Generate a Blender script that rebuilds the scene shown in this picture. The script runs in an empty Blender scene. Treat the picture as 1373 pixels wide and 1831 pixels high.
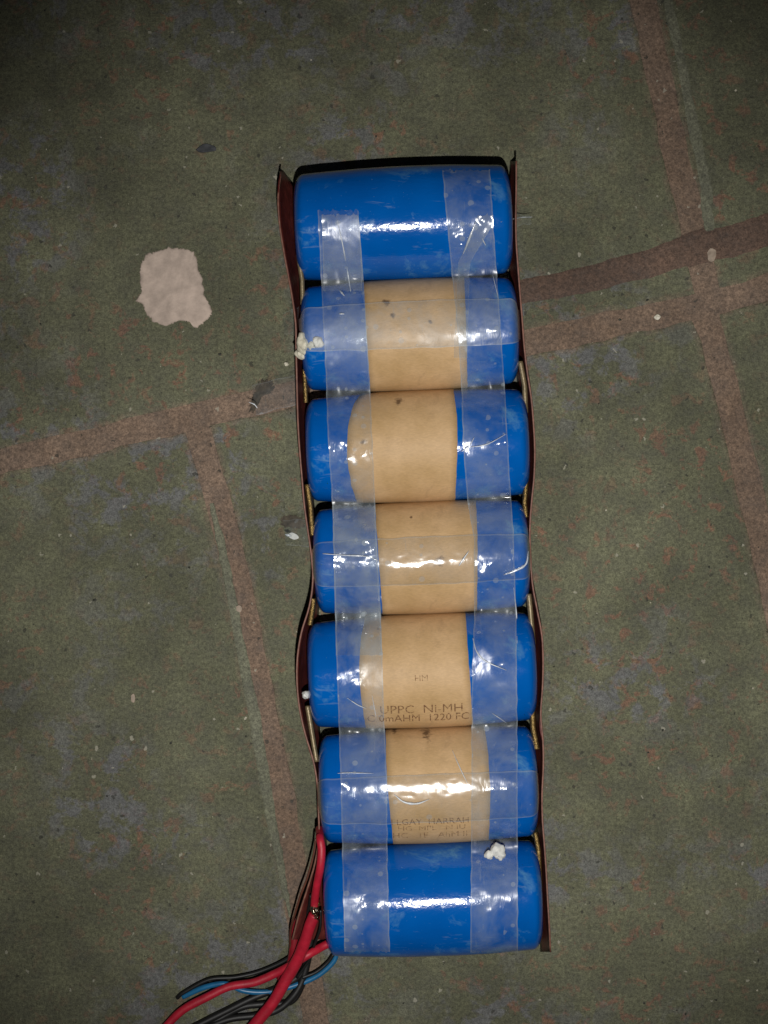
import bpy, math, random
import numpy as np
from mathutils import Vector, noise
random.seed(7)
sc = bpy.context.scene
C = sc.collection

# ---------------------------------------------------------------- scale: lengths below are in units of 0.165 mm
S = 0.000165
CX, CY = 686.5, 915.5
H = 4000.0                     # camera height in those units (0.66 m)

# ---------------------------------------------------------------- camera
cam = bpy.data.cameras.new('camera')
co = bpy.data.objects.new('camera', cam); C.objects.link(co)
cam.sensor_fit = 'VERTICAL'; cam.sensor_height = 24.0
cam.lens = 24.0 * H / 1831.0
cam.clip_start = 0.01; cam.clip_end = 50.0
co.location = (0, 0, H * S)
sc.camera = co

# ---------------------------------------------------------------- light: phone flash just below the lens, faint room light
w = bpy.data.worlds.new('World'); sc.world = w; w.use_nodes = True
bg = w.node_tree.nodes['Background']
bg.inputs['Color'].default_value = (0.75, 0.85, 1.0, 1); bg.inputs['Strength'].default_value = 0.014
fl = bpy.data.lights.new('flash', 'SPOT')
fl.energy = 16.6; fl.shadow_soft_size = 0.0035; fl.color = (1.0, 0.98, 0.94)
fl.spot_size = math.radians(39); fl.spot_blend = 1.0
fo = bpy.data.objects.new('flash', fl); C.objects.link(fo)
fo.location = (60 * S, -480 * S, (H - 10) * S)
aim = Vector((110 * S, -110 * S, 0))
fo.rotation_euler = (aim - fo.location).to_track_quat('-Z', 'Y').to_euler()
sc.view_settings.view_transform = 'Standard'; sc.view_settings.look = 'None'
sc.view_settings.exposure = 0.0; sc.view_settings.gamma = 1.0
sc.cycles.transparent_max_bounces = 24

# ---------------------------------------------------------------- helpers
def U(X, Y, z=0.0):
    """a point of the place from where it is seen and its height"""
    k = (H - z) / H
    return np.array([(X - CX) * k, -(Y - CY) * k, z])

def thing(name, label, cat, loc=(0, 0, 0), group=None, kind=None):
    o = bpy.data.objects.new(name, None); C.objects.link(o)
    o.location = Vector(loc) * S; o.empty_display_size = 0.01
    if label: o['label'] = label
    if cat: o['category'] = cat
    if group: o['group'] = group
    if kind: o['kind'] = kind
    return o

def wloc(o):
    v = Vector((0, 0, 0))
    while o: v += o.location; o = o.parent
    return v

def obj(name, V, F, m, parent=None, smooth=True, uv=None, label=None, cat=None, kind=None, group=None, origin=None):
    V = np.array(V, dtype=float) * S
    c = V.mean(axis=0) if origin is None else np.array(origin, float) * S
    if origin is None: c[2] = V[:, 2].min()
    me = bpy.data.meshes.new(name)
    me.from_pydata((V - c).tolist(), [], [tuple(f) for f in F])
    if smooth: me.polygons.foreach_set('use_smooth', [True] * len(me.polygons))
    if uv is not None:
        ul = me.uv_layers.new(name='UVMap')
        for lo in me.loops: ul.data[lo.index].uv = uv[lo.vertex_index]
    me.materials.append(m); me.update()
    o = bpy.data.objects.new(name, me); C.objects.link(o)
    if parent: o.parent = parent
    o.location = Vector(c) - (wloc(parent) if parent else Vector((0, 0, 0)))
    if label: o['label'] = label
    if cat: o['category'] = cat
    if kind: o['kind'] = kind
    if group: o['group'] = group
    return o

def nz(x, y, z=0.0, s=1.0): return noise.noise(Vector((x * s, y * s, z)))
def interp(pts, t):
    ys = [p[0] for p in pts]; xs = [p[1] for p in pts]
    return float(np.interp(t, ys, xs))

def spline(pts, n=8):
    """Catmull-Rom through the points"""
    P = [np.array(p, float) for p in pts]
    P = [2 * P[0] - P[1]] + P + [2 * P[-1] - P[-2]]
    out = []
    for i in range(1, len(P) - 2):
        for k in range(n):
            t = k / n
            out.append(0.5 * ((2 * P[i]) + (-P[i-1] + P[i+1]) * t + (2*P[i-1] - 5*P[i] + 4*P[i+1] - P[i+2]) * t*t + (-P[i-1] + 3*P[i] - 3*P[i+1] + P[i+2]) * t**3))
    out.append(P[-2])
    return out

def tube(pts, r, sides=10, n=6, cap=True):
    P = spline(pts, n); V = []; F = []
    N = len(P)
    for i, p in enumerate(P):
        d = P[min(i+1, N-1)] - P[max(i-1, 0)]; d /= (np.linalg.norm(d) + 1e-9)
        up = np.array([0, 0, 1.0]) if abs(d[2]) < .95 else np.array([1.0, 0, 0])
        a = np.cross(d, up); a /= np.linalg.norm(a); b = np.cross(a, d)
        rr = r(i / (N - 1)) if callable(r) else r
        for k in range(sides):
            q = 2 * math.pi * k / sides
            V.append(p + rr * (math.cos(q) * a + math.sin(q) * b))
    for i in range(N - 1):
        for k in range(sides):
            F.append((i*sides+k, i*sides+(k+1) % sides, (i+1)*sides+(k+1) % sides, (i+1)*sides+k))
    if cap:
        F.append(tuple(range(sides))[::-1]); F.append(tuple((N-1)*sides+k for k in range(sides)))
    return V, F

# ---------------------------------------------------------------- materials
class NT:
    def __init__(s, name):
        s.m = bpy.data.materials.new(name); s.m.use_nodes = True
        s.t = s.m.node_tree; s.t.nodes.clear()
        s.out = s.n('ShaderNodeOutputMaterial')
    def n(s, typ, **kw):
        nd = s.t.nodes.new(typ)
        for k, v in kw.items():
            if k.startswith('_'): setattr(nd, k[1:], v)
            else: nd.inputs[k.replace('_', ' ')].default_value = v
        return nd
    def l(s, a, b): s.t.links.new(a, b)
    def coord(s, kind='Object', scale=None):
        tc = s.n('ShaderNodeTexCoord')
        if scale is None: return tc.outputs[kind]
        mp = s.n('ShaderNodeMapping'); mp.inputs['Scale'].default_value = scale
        s.l(tc.outputs[kind], mp.inputs['Vector']); return mp.outputs[0]
    def noise(s, vec, scale, detail=3, rough=.55, dist=0.0):
        nd = s.n('ShaderNodeTexNoise'); nd.inputs['Scale'].default_value = scale
        nd.inputs['Detail'].default_value = detail; nd.inputs['Roughness'].default_value = rough
        nd.inputs['Distortion'].default_value = dist
        s.l(vec, nd.inputs['Vector']); return nd.outputs['Fac']
    def ramp(s, fac, stops, interp='LINEAR'):
        r = s.n('ShaderNodeValToRGB'); r.color_ramp.interpolation = interp
        e = r.color_ramp.elements
        while len(e) < len(stops): e.new(0.5)
        for el, (p, c) in zip(e, stops):
            el.position = p
            el.color = c if len(c) == 4 else (*c, 1)
        s.l(fac, r.inputs[0]); return r.outputs[0]
    def mix(s, fac, a, b, blend='MIX'):
        m = s.n('ShaderNodeMix', _data_type='RGBA', _blend_type=blend)
        for i, v in ((0, fac), (6, a), (7, b)):
            if hasattr(v, 'links'): s.l(v, m.inputs[i])
            else: m.inputs[i].default_value = v if i == 0 else ((*v, 1) if len(v) == 3 else v)
        return m.outputs[2]
    def math(s, op, a, b=0.0, c=None):
        m = s.n('ShaderNodeMath', _operation=op)
        for i, v in enumerate((a, b) if c is None else (a, b, c)):
            if hasattr(v, 'links'): s.l(v, m.inputs[i])
            else: m.inputs[i].default_value = v
        return m.outputs[0]
    def bump(s, h, dist, strength=1.0, normal=None):
        b = s.n('ShaderNodeBump'); b.inputs['Distance'].default_value = dist; b.inputs['Strength'].default_value = strength
        s.l(h, b.inputs['Height'])
        if normal is not None: s.l(normal, b.inputs['Normal'])
        return b.outputs[0]
    def pbr(s, col, rough=.5, metal=0.0, normal=None, spec=.5, **kw):
        p = s.n('ShaderNodeBsdfPrincipled')
        for key, v in (('Base Color', col), ('Roughness', rough), ('Metallic', metal), ('Specular IOR Level', spec)):
            if hasattr(v, 'links'): s.l(v, p.inputs[key])
            else: p.inputs[key].default_value = ((*v, 1) if key == 'Base Color' and len(v) == 3 else v)
        for k, v in kw.items(): p.inputs[k.replace('_', ' ')].default_value = v
        if normal is not None: s.l(normal, p.inputs['Normal'])
        return p.outputs[0]
    def done(s, sh): s.l(sh, s.out.inputs['Surface']); return s.m

W = lambda v: (v, v, v)

def floor_mat(name, c1, c2, c3, speck=True, blot=True):
    t = NT(name)
    tc = t.n('ShaderNodeNewGeometry').outputs['Position']
    big = t.noise(tc, 22, 4, .6)
    mid = t.noise(tc, 140, 4, .65)
    fine = t.noise(tc, 900, 4, .75)
    grain = t.noise(tc, 2600, 2, .7)
    col = t.mix(t.ramp(big, [(.38, W(0)), (.62, W(1))]), c1, c2)
    if blot:
        # rusty and bluish blotches of dirt
        b1 = t.n('ShaderNodeTexVoronoi', _distance='CHEBYCHEV'); b1.inputs['Scale'].default_value = 300; t.l(tc, b1.inputs['Vector'])
        cell = t.n('ShaderNodeSeparateColor'); t.l(b1.outputs['Color'], cell.inputs[0])
        r1 = t.math('ADD', cell.outputs[0], t.math('MULTIPLY', t.noise(tc, 34, 3, .7), 1.5))
        col = t.mix(t.math('MULTIPLY', t.ramp(r1, [(.5, W(0)), (.5, W(0)), (1.0, W(0))]), 0), col, c3) if False else col
        rust = t.ramp(t.noise(tc, 190, 3, .7, .4), [(.55, W(0)), (.63, W(1))])
        rustm = t.math('MULTIPLY', rust, t.ramp(t.noise(tc, 17, 2, .6), [(.42, W(.15)), (.58, W(1))]))
        col = t.mix(t.math('MULTIPLY', rustm, .75), col, c3)
        shifted = t.n('ShaderNodeVectorMath', _operation='ADD'); shifted.inputs[1].default_value = (3.1, 1.7, .4); t.l(tc, shifted.inputs[0])
        v2 = shifted.outputs[0]
        blue = t.ramp(t.noise(v2, 120, 4, .7, .3), [(.49, W(0)), (.57, W(1))])
        bluem = t.math('MULTIPLY', blue, t.ramp(t.noise(v2, 13, 2, .6), [(.46, W(0)), (.58, W(1))]))
        col = t.mix(t.math('MULTIPLY', bluem, .8), col, (.112, .113, .118))
    at = t.n('ShaderNodeAttribute', _attribute_name='grout_haze')
    hzf = t.math('MULTIPLY', at.outputs['Fac'], t.ramp(t.noise(tc, 260, 4, .7), [(.36, W(0)), (.62, W(1))]))
    col = t.mix(t.math('MULTIPLY', hzf, .85), col, (.150, .112, .078))
    col = t.mix(1.0, col, t.ramp(big, [(.3, W(.86)), (.7, W(1.12))]), 'MULTIPLY')
    col = t.mix(1.0, col, t.ramp(mid, [(.25, W(.66)), (.75, W(1.34))]), 'MULTIPLY')
    col = t.mix(1.0, col, t.ramp(fine, [(.25, W(.40)), (.5, W(1.0)), (.78, W(1.70))]), 'MULTIPLY')
    col = t.mix(1.0, col, t.ramp(grain, [(.3, W(.62)), (.7, W(1.38))]), 'MULTIPLY')
    if speck:
        wn = t.n('ShaderNodeTexNoise'); wn.inputs['Scale'].default_value = 900; wn.inputs['Detail'].default_value = 3; t.l(tc, wn.inputs['Vector'])
        wa = t.n('ShaderNodeVectorMath', _operation='MULTIPLY_ADD'); wa.inputs[1].default_value = (.0022,)*3; t.l(wn.outputs['Color'], wa.inputs[0]); t.l(tc, wa.inputs[2]); wv = wa.outputs[0]
        wb = t.n('ShaderNodeVectorMath', _operation='MULTIPLY_ADD'); wb.inputs[1].default_value = (.0022,)*3; t.l(wn.outputs['Color'], wb.inputs[0]); wb.inputs[2].default_value = (0,0,0)
        wc = t.n('ShaderNodeVectorMath', _operation='ADD'); wc.inputs[1].default_value = (1.7, .9, .3); t.l(wv, wc.inputs[0]); wv2 = wc.outputs[0]
        pit = t.n('ShaderNodeTexVoronoi'); pit.inputs['Scale'].default_value = 420; t.l(wv, pit.inputs['Vector'])
        sz = t.n('ShaderNodeSeparateColor'); t.l(pit.outputs['Color'], sz.inputs[0])
        thr = t.math('MULTIPLY', t.math('POWER', sz.outputs[0], 6.0), .26)
        dk = t.math('LESS_THAN', pit.outputs['Distance'], thr)
        col = t.mix(t.math('MULTIPLY', dk, .75), col, (.022, .022, .016))
        pl = t.n('ShaderNodeTexVoronoi'); pl.inputs['Scale'].default_value = 350; t.l(wv2, pl.inputs['Vector'])
        sz2 = t.n('ShaderNodeSeparateColor'); t.l(pl.outputs['Color'], sz2.inputs[0])
        thr2 = t.math('MULTIPLY', t.math('POWER', sz2.outputs[1], 9.0), .22)
        lt = t.math('LESS_THAN', pl.outputs['Distance'], thr2)
        col = t.mix(t.math('MULTIPLY', lt, .6), col, (.36, .34, .27))
    hgt = t.math('ADD', t.math('MULTIPLY', fine, 1.0), t.math('ADD', t.math('MULTIPLY', grain, .4), t.math('MULTIPLY', mid, 1.4)))
    nrm = t.bump(hgt, .00034, .7)
    return t.done(t.pbr(col, t.ramp(mid, [(.3, W(.55)), (.7, W(.85))]), 0, nrm, .35))

M = {}
M['tile'] = floor_mat('floor_tile_cement', (.080, .081, .047), (.107, .108, .065), (.165, .082, .052))
M['mortar'] = floor_mat('joint_mortar', (.136, .090, .061), (.162, .112, .080), (.12, .08, .055), True, False)
M['smear'] = floor_mat('brown_smear', (.078, .048, .034), (.102, .064, .046), (.08, .05, .04), False, False)
M['pale_smear'] = floor_mat('pale_cement_smear', (.118, .120, .080), (.138, .138, .096), (.2, .15, .11), False, False)

def plain(name, c, rough=.5, metal=0.0, bs=600, bd=.00005, var=.25, spec=.5, **kw):
    t = NT(name); tc = t.coord()
    f = t.noise(tc, bs, 4, .6)
    col = t.mix(1.0, c, t.ramp(f, [(.3, W(1 - var)), (.7, W(1 + var))]), 'MULTIPLY')
    return t.done(t.pbr(col, rough, metal, t.bump(f, bd, .7), spec, **kw))

# blue shrink sleeve: glossy plastic with ripples, scuffs and dusty spots
def sleeve():
    t = NT('blue_shrink_sleeve'); tc = t.coord()
    st = t.coord('Object', (.35, 1, 1)); a = t.noise(st, 120, 3, .6); b = t.noise(t.coord('Object', (.7, 1, 1)), 800, 3, .6); c = t.noise(tc, 60, 2, .5)
    col = t.mix(t.ramp(c, [(.35, W(0)), (.65, W(1))]), (.000, .082, .35), (.000, .100, .41))
    d = t.noise(tc, 75, 5, .7, .4)
    dust = t.ramp(d, [(.56, W(0)), (.70, W(1))])
    col = t.mix(t.math('MULTIPLY', dust, .42), col, (.16, .38, .50))
    sc2 = t.ramp(t.noise(t.coord('Object', (.25, 1.6, 1)), 240, 4, .7, .8), [(.62, W(0)), (.70, W(1))])
    col = t.mix(t.math('MULTIPLY', sc2, .25), col, (.25, .36, .46))
    f = t.noise(tc, 1400, 2, .6)
    spk = t.ramp(f, [(.72, W(0)), (.78, W(1))])
    col = t.mix(t.math('MULTIPLY', spk, .35), col, (.25, .42, .6))
    n1 = t.bump(t.math('ADD', t.math('MULTIPLY', a, 1.0), t.math('MULTIPLY', b, .30)), .00034, .55)
    rg = t.math('ADD', t.math('MULTIPLY', dust, .22), t.math('ADD', .075, t.math('MULTIPLY', b, .10)))
    return t.done(t.pbr(col, rg, 0, n1, .5))
M['sleeve'] = sleeve()

def paper(name, spots):
    t = NT(name); tc = t.coord()
    a = t.noise(tc, 60, 4, .6); f = t.noise(t.coord('Object', (1, 3.0, 3.0)), 900, 3, .6)
    col = t.mix(t.ramp(a, [(.35, W(0)), (.65, W(1))]), (.43, .275, .125), (.56, .370, .195))
    col = t.mix(1.0, col, t.ramp(f, [(.3, W(.9)), (.7, W(1.08))]), 'MULTIPLY')
    sm = t.ramp(t.noise(tc, 110, 5, .75, .6), [(.55, W(0)), (.72, W(1))])
    col = t.mix(t.math('MULTIPLY', sm, .45), col, (.30, .19, .10))
    wob = t.noise(tc, 700, 3, .6)
    for (px, py, r) in spots:
        v = t.n('ShaderNodeVectorMath', _operation='DISTANCE'); t.l(tc, v.inputs[0])
        sx = t.n('ShaderNodeSeparateXYZ'); t.l(tc, sx.inputs[0])
        cx_ = t.n('ShaderNodeCombineXYZ'); t.l(sx.outputs[0], cx_.inputs[0]); t.l(sx.outputs[1], cx_.inputs[1])
        t.l(cx_.outputs[0], v.inputs[0]); v.inputs[1].default_value = (px * S, py * S, 0)
        dd = t.math('ADD', v.outputs['Value'], t.math('MULTIPLY', t.math('SUBTRACT', wob, .5), r * S * 2.6))
        k = t.ramp(t.math('DIVIDE', dd, r * S), [(.25, W(1)), (1.0, W(0))])
        col = t.mix(t.math('MULTIPLY', k, .8), col, (.07, .035, .018))
    n = t.bump(t.math('ADD', f, t.math('MULTIPLY', a, 2.0)), .00012, .4)
    return t.done(t.pbr(col, .60, 0, n, .38))

def tape_mat(name, haze=.20, rough=.10, wr=1.0, tint=(.50, .56, .60), gl=1.0, vr=3.4):
    """clear packing tape: see-through film with a milky adhesive, rubbed edges and a wrinkled gloss"""
    t = NT(name); tc = t.coord(); uv = t.n('ShaderNodeTexCoord').outputs['UV']
    sx = t.n('ShaderNodeSeparateXYZ'); t.l(uv, sx.inputs[0])
    e = t.math('ABSOLUTE', t.math('SUBTRACT', sx.outputs[0], .5))
    edge = t.ramp(e, [(.462, W(0)), (.488, W(1))])
    blotch = t.noise(tc, 70, 4, .7, .3)
    smud = t.ramp(blotch, [(.36, W(.2)), (.66, W(2.0))])
    sc_ = t.noise(t.coord('Object', (5.0, .6, 1)), 160, 3, .6)
    scr = t.ramp(sc_, [(.64, W(0)), (.72, W(.35))])
    bub = t.n('ShaderNodeTexVoronoi'); bub.inputs['Scale'].default_value = 420; t.l(tc, bub.inputs['Vector'])
    bs = t.n('ShaderNodeSeparateColor'); t.l(bub.outputs['Color'], bs.inputs[0])
    bb = t.math('LESS_THAN', bub.outputs['Distance'], t.math('MULTIPLY', t.math('POWER', bs.outputs[0], 6.0), .4))
    hz = t.math('ADD', t.math('MULTIPLY', smud, haze), t.math('ADD', t.math('MULTIPLY', edge, .16), t.math('ADD', t.math('MULTIPLY', scr, .22), t.math('MULTIPLY', bb, .18))))
    tr = t.n('ShaderNodeBsdfTransparent', Color=(.97, .985, 1, 1)).outputs[0]
    df = t.n('ShaderNodeBsdfDiffuse', Color=(*tint, 1)).outputs[0]
    base = t.n('ShaderNodeMixShader'); t.l(hz, base.inputs[0]); t.l(tr, base.inputs[1]); t.l(df, base.inputs[2])
    w1 = t.noise(tc, 95, 3, .6, .5)
    w2 = t.noise(t.coord('Object', (1.0, .35, 1)), 420, 3, .6, 1.2)
    h = t.math('ADD', t.math('MULTIPLY', w1, 1.3), t.math('MULTIPLY', w2, .32))
    nrm = t.bump(h, .00050 * wr, .6)
    g = t.n('ShaderNodeBsdfGlossy'); t.l(nrm, g.inputs['Normal'])
    wp = t.n('ShaderNodeNewGeometry').outputs['Position']
    t.l(t.ramp(t.noise(wp, 38, 3, .6), [(.40, W(rough*.8)), (.62, W(min(.75, rough*vr)))]), g.inputs['Roughness'])
    dt = t.n('ShaderNodeVectorMath', _operation='DOT_PRODUCT'); t.l(nrm, dt.inputs[0]); t.l(t.n('ShaderNodeNewGeometry').outputs['Incoming'], dt.inputs[1])
    sch = t.math('MULTIPLY_ADD', t.math('POWER', t.math('SUBTRACT', 1.0, t.math('MINIMUM', t.math('ABSOLUTE', dt.outputs['Value']), 1.0)), 5.0), .9, .06)
    s = t.n('ShaderNodeMixShader'); t.l(t.math('MULTIPLY', sch, gl), s.inputs[0])
    t.l(base.outputs[0], s.inputs[1]); t.l(g.outputs[0], s.inputs[2])
    return t.done(s.outputs[0])
M['tape'] = tape_mat('clear_tape', .115, .17, .9)
M['tape_patch'] = tape_mat('clear_tape_cloudy', .14, .13, .9, vr=1.8)
M['tape_wide'] = tape_mat('clear_tape_across', .05, .15, .28, gl=1.3, vr=1.6)
M['tape_dull'] = tape_mat('clear_tape_dull', .11, .38, 1.2, gl=.8)
M['tape_flap'] = tape_mat('clear_tape_flap', .05, .14, .6)

def fibre():
    t = NT('red_fibre_paper'); tc = t.coord()
    a = t.noise(tc, 160, 4, .65); f = t.noise(t.coord('Object', (1, .3, 1)), 900, 3, .6)
    col = t.mix(t.ramp(a, [(.35, W(0)), (.65, W(1))]), (.075, .013, .012), (.135, .026, .020))
    col = t.mix(1.0, col, t.ramp(f, [(.3, W(.75)), (.7, W(1.3))]), 'MULTIPLY')
    return t.done(t.pbr(col, .45, 0, t.bump(t.math('ADD', f, t.math('MULTIPLY', a, 2)), .0002, .7), .4))
M['fibre'] = fibre()
M['fibre_edge'] = plain('fibre_cut_edge', (.19, .085, .06), .55, 0, 700, .00006, .35)
M['braid'] = plain('brass_braid', (.27, .18, .065), .38, .85, 2400, .0004, .5)
M['nickel'] = plain('cream_tab', (.20, .155, .085), .42, .3, 900, .00015, .3)
M['solder'] = plain('solder', (.75, .68, .52), .18, 1.0, 1500, .0004, .25)
M['endcap'] = plain('cell_end_steel', (.35, .33, .30), .35, .9, 400, .00005, .2)
M['red_wire'] = plain('red_wire_insulation', (.40, .010, .028), .50, 0, 260, .00025, .24, .5)
M['shaded_red_wire'] = plain('shaded_red_wire_insulation', (.22, .010, .018), .38, 0, 300, .0001, .2)  # red insulation darkened: the shade of the other wires is in the colour
M['black_wire_and_shade'] = plain('black_wire_and_painted_shade', (.008, .008, .008), .5, 0, 300, .0001, .2)  # black wires, and one painted shadow above the blue wire
M['blue_wire'] = plain('blue_wire_insulation', (.012, .12, .26), .36, 0, 300, .0001, .2)
M['brown_wire'] = plain('thin_brown_wire', (.10, .035, .022), .4, 0, 300, .0001, .2)
M['foam'] = plain('cream_glue', (.62, .58, .46), .6, 0, 500, .0003, .2)
M['white_foam_and_glint'] = plain('white_glue_and_glint', (.66, .66, .62), .6, 0, 500, .0003, .16)  # glue lumps, and the painted glint by the tape flap
M['plaster'] = plain('dried_plaster', (.42, .335, .28), .85, 0, 260, .0009, .22)
M['debris'] = plain('dark_debris', (.035, .037, .042), .7, 0, 500, .0003, .4)
M['flap_shade'] = plain('painted_flap_shadow', (.058, .045, .030), .8, 0, 500, .0006, .7)  # dark colour standing in for the shadows of the tape flaps
M['chip'] = plain('pale_chip', (.30, .235, .18), .7, 0, 500, .0003, .25)
M['grit'] = plain('pale_grit', (.50, .46, .36), .45, 0, 500, .0003, .4)
M['grit_dark'] = plain('dark_grit', (.03, .03, .022), .6, 0, 500, .0003, .4)
def ink(name, c, cover):
    t = NT(name); tc = t.n('ShaderNodeNewGeometry').outputs['Position']
    f = t.noise(tc, 1500, 3, .7)
    fac = t.ramp(f, [(cover - .1, W(.80)), (cover + .1, W(.10))])
    mx = t.n('ShaderNodeMixShader'); t.l(fac, mx.inputs[0])
    t.l(t.n('ShaderNodeBsdfTransparent').outputs[0], mx.inputs[1]); t.l(t.n('ShaderNodeBsdfDiffuse', Color=(*c, 1)).outputs[0], mx.inputs[2])
    return t.done(mx.outputs[0])
M['ink'] = ink('label_ink', (.19, .10, .055), .53)
M['ink_faint'] = ink('label_ink_faint', (.24, .135, .07), .46)

# ================================================================ THE FLOOR
floor = thing('floor', None, None, (0, 0, -3), kind='structure')
# tile rows follow the long joint; each joint is a strip between neighbouring tiles
def jointA(x):   # centre line of the long cross joint, image direction, extended both ways
    return float(np.interp(x, [-4000, 0, 530, 950, 1300, 1373, 5000], [1790, 826, 703, 612, 536, 512, -350]))
COLX = {}
def colB(y, x0): # joint leaning like the others, passing x0 at the long joint
    return x0 + y
B_pts = [(740, 345), (880, 385), (1080, 436), (1220, 462), (1350, 487), (1560, 527), (1831, 566), (2300, 640)]
D_pts = [(560, 1262), (750, 1312), (900, 1346), (1050, 1382), (1831, 1550), (2300, 1640)]
C_pts = [(-700, 985), (0, 1150), (150, 1182), (290, 1212), (420, 1243), (540, 1270)]
def lane(pts, off, wd):
    return lambda y: interp(pts, y - off * -.23) + off + wd

ROWS = []
def tile_poly(xl, xr, yt, yb, seed):
    """outline between left/right joint functions of y and top/bottom functions of x, with chipped edges"""
    def solve(fx, fy, x, y):
        for _ in range(12): x = fx(y); y = fy(x)
        return (x, y)
    TL = solve(xl, yt, 0, 0); TR = solve(xr, yt, 900, 0); BR = solve(xr, yb, 900, 900); BL = solve(xl, yb, 0, 900)
    out = []
    def side(a, b, horiz, f):
        n = 32
        for i in range(n):
            t = i / n
            if horiz: x = a[0] + (b[0] - a[0]) * t; y = f(x)
            else: y = a[1] + (b[1] - a[1]) * t; x = f(y)
            j = 5.5 * nz(x * .02, y * .02, seed) + 2.6 * nz(x * .09, y * .09, seed + 5)
            if horiz: y += j
            else: x += j
            out.append((x, y))
    side(TL, TR, True, yt); side(TR, BR, False, xr); side(BR, BL, True, yb); side(BL, TL, False, xl)
    return out

def make_tile(poly, seed, z=0.0):
    c = np.mean(np.array(poly), axis=0)
    n = len(poly); V = []; F = []
    rings = [(0.0, -16), (0.0, z - 1.6), (1.6, z - .6), (4.5, z), (13.0, z)]
    for ins, zz in rings:
        for i, (x, y) in enumerate(poly):
            px, py = poly[i-1]; qx, qy = poly[(i+1) % n]
            tx, ty = qx - px, qy - py; L = math.hypot(tx, ty) + 1e-6
            nx, ny = -ty / L, tx / L
            if nx * (c[0] - x) + ny * (c[1] - y) < 0: nx, ny = -nx, -ny
            mi = 1.38 if i % 32 == 0 else 1.0
            X, Y = x + nx * ins * mi, y + ny * ins * mi
            V.append((X - CX, -(Y - CY), zz))
    for r in range(4):
        for i in range(n):
            a = r*n + i; b = r*n + (i+1) % n
            F.append((a, a + n, b + n, b))
    V.append((c[0] - CX, -(c[1] - CY), z))
    for i in range(n): F.append((4*n + i, 5*n, 4*n + (i+1) % n))
    F.append(tuple(range(n)))
    o = obj('tile', V, F, M['tile'], floor, smooth=False)
    at = o.data.attributes.new('grout_haze', 'FLOAT', 'POINT')      # mortar rubbed over the tile's rim
    at.data.foreach_set('value', [1.0]*(3*n) + [.8]*n + [0.0]*n + [0.0])
    return o

hw = 23      # half joint width
RH = 1290    # tile height
def mk(fn, off): return lambda y, fn=fn, off=off: fn(y) + off
colD = lambda y: interp(D_pts, y) if y > 560 else 1262 + (y - 560) * .23
colB_ = lambda y: interp(B_pts, y) if y > 740 else 345 + (y - 740) * .23
colC = lambda y: interp(C_pts, y) if y < 540 else 1270 + (y - 540) * .23
COLW = 955
def shear(fn, k, dy=0):   # the same joint k columns over, dy rows down
    return lambda y: fn(y + k * COLW * .245 - dy) + k * COLW + dy * .23
rowA = lambda r: (lambda x: jointA(x - r * RH * .23) + r * RH)
seed = 1
for r in range(-2, 3):
    yt = rowA(r); yb = rowA(r + 1)
    # rows of the running bond: odd rows have their joints half a tile over
    for k in range(-3, 4):
        if r == 0:
            L = {0: colB_, 1: colD}.get(k, shear(colB_, k)); R = {0: colD, -1: colB_}.get(k, shear(colB_, k + 1))
            if k == 1: R = shear(colD, 1)
            if k == 2: L = shear(colD, 1); R = shear(colD, 2)
            if k == 3: L = shear(colD, 2); R = shear(colD, 3)
        elif r == -1:
            L = (lambda y, k=k: colC(y) + (k-1)*1420); R = (lambda y, k=k: colC(y) + k*1420)
        else:
            base, dy = (colB_, r * RH) if r % 2 == 0 else (colC, (r + 1) * RH)
            L = shear(base, k, dy); R = shear(base, k + 1, dy)
        p = tile_poly(mk(L, hw), mk(R, -hw), mk(yt, hw), mk(yb, -hw), seed)
        make_tile(p, seed, 0.25 * nz(seed * 3.3, 1.1)); seed += 1

# mortar bed, one sheet under and between the tiles with a rough top
n = 60; V = []; F = []
for j in range(n + 1):
    for i in range(n + 1):
        x = -4200 + 8400 * i / n; y = -4200 + 8400 * j / n
        V.append((x, y, -1.2 + .5 * nz(x * .01, y * .01)))
for j in range(n):
    for i in range(n):
        a = j*(n+1)+i; F.append((a, a+1, a+n+2, a+n+1))
obj('mortar_bed', V, F, M['mortar'], floor)

def ribbon_patch(name, pts, m, seed, thick=1.6, parent=None, jit=1.0, z0=0.0, **kw):
    """thin smear with ragged sides; pts = (x, y, half width)"""
    P = spline([(a, b, c) for a, b, c in pts], 14); V = []; F = []; cols = 9; N = len(P)
    for i, p in enumerate(P):
        q = P[min(i+1, N-1)] - P[max(i-1, 0)]; L = math.hypot(q[0], q[1]) + 1e-6
        nx, ny = -q[1]/L, q[0]/L
        for k in range(cols):
            s = -1 + 2*k/(cols-1)
            wob = jit * (4.5 * nz(i*.13, seed + (1 if s > 0 else -1)) + 2.2 * nz(i*.5, seed + 9 + (1 if s > 0 else -1)))
            hwd = max(1.0, p[2] + wob) 
            x = p[0] + nx*s*hwd; y = p[1] + ny*s*hwd
            z = z0 + (.35 if abs(s) > .99 else thick * (1 - .5 * s**6) + .35*nz(x*.05, y*.05, seed))
            if abs(s) > .99: z = z0 - .6
            V.append((x - CX, -(y - CY), z))
    for i in range(N-1):
        for k in range(cols-1):
            a = i*cols+k; F.append((a, a+1, a+cols+1, a+cols))
    return obj(name, V, F, m, parent, **kw)

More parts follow.
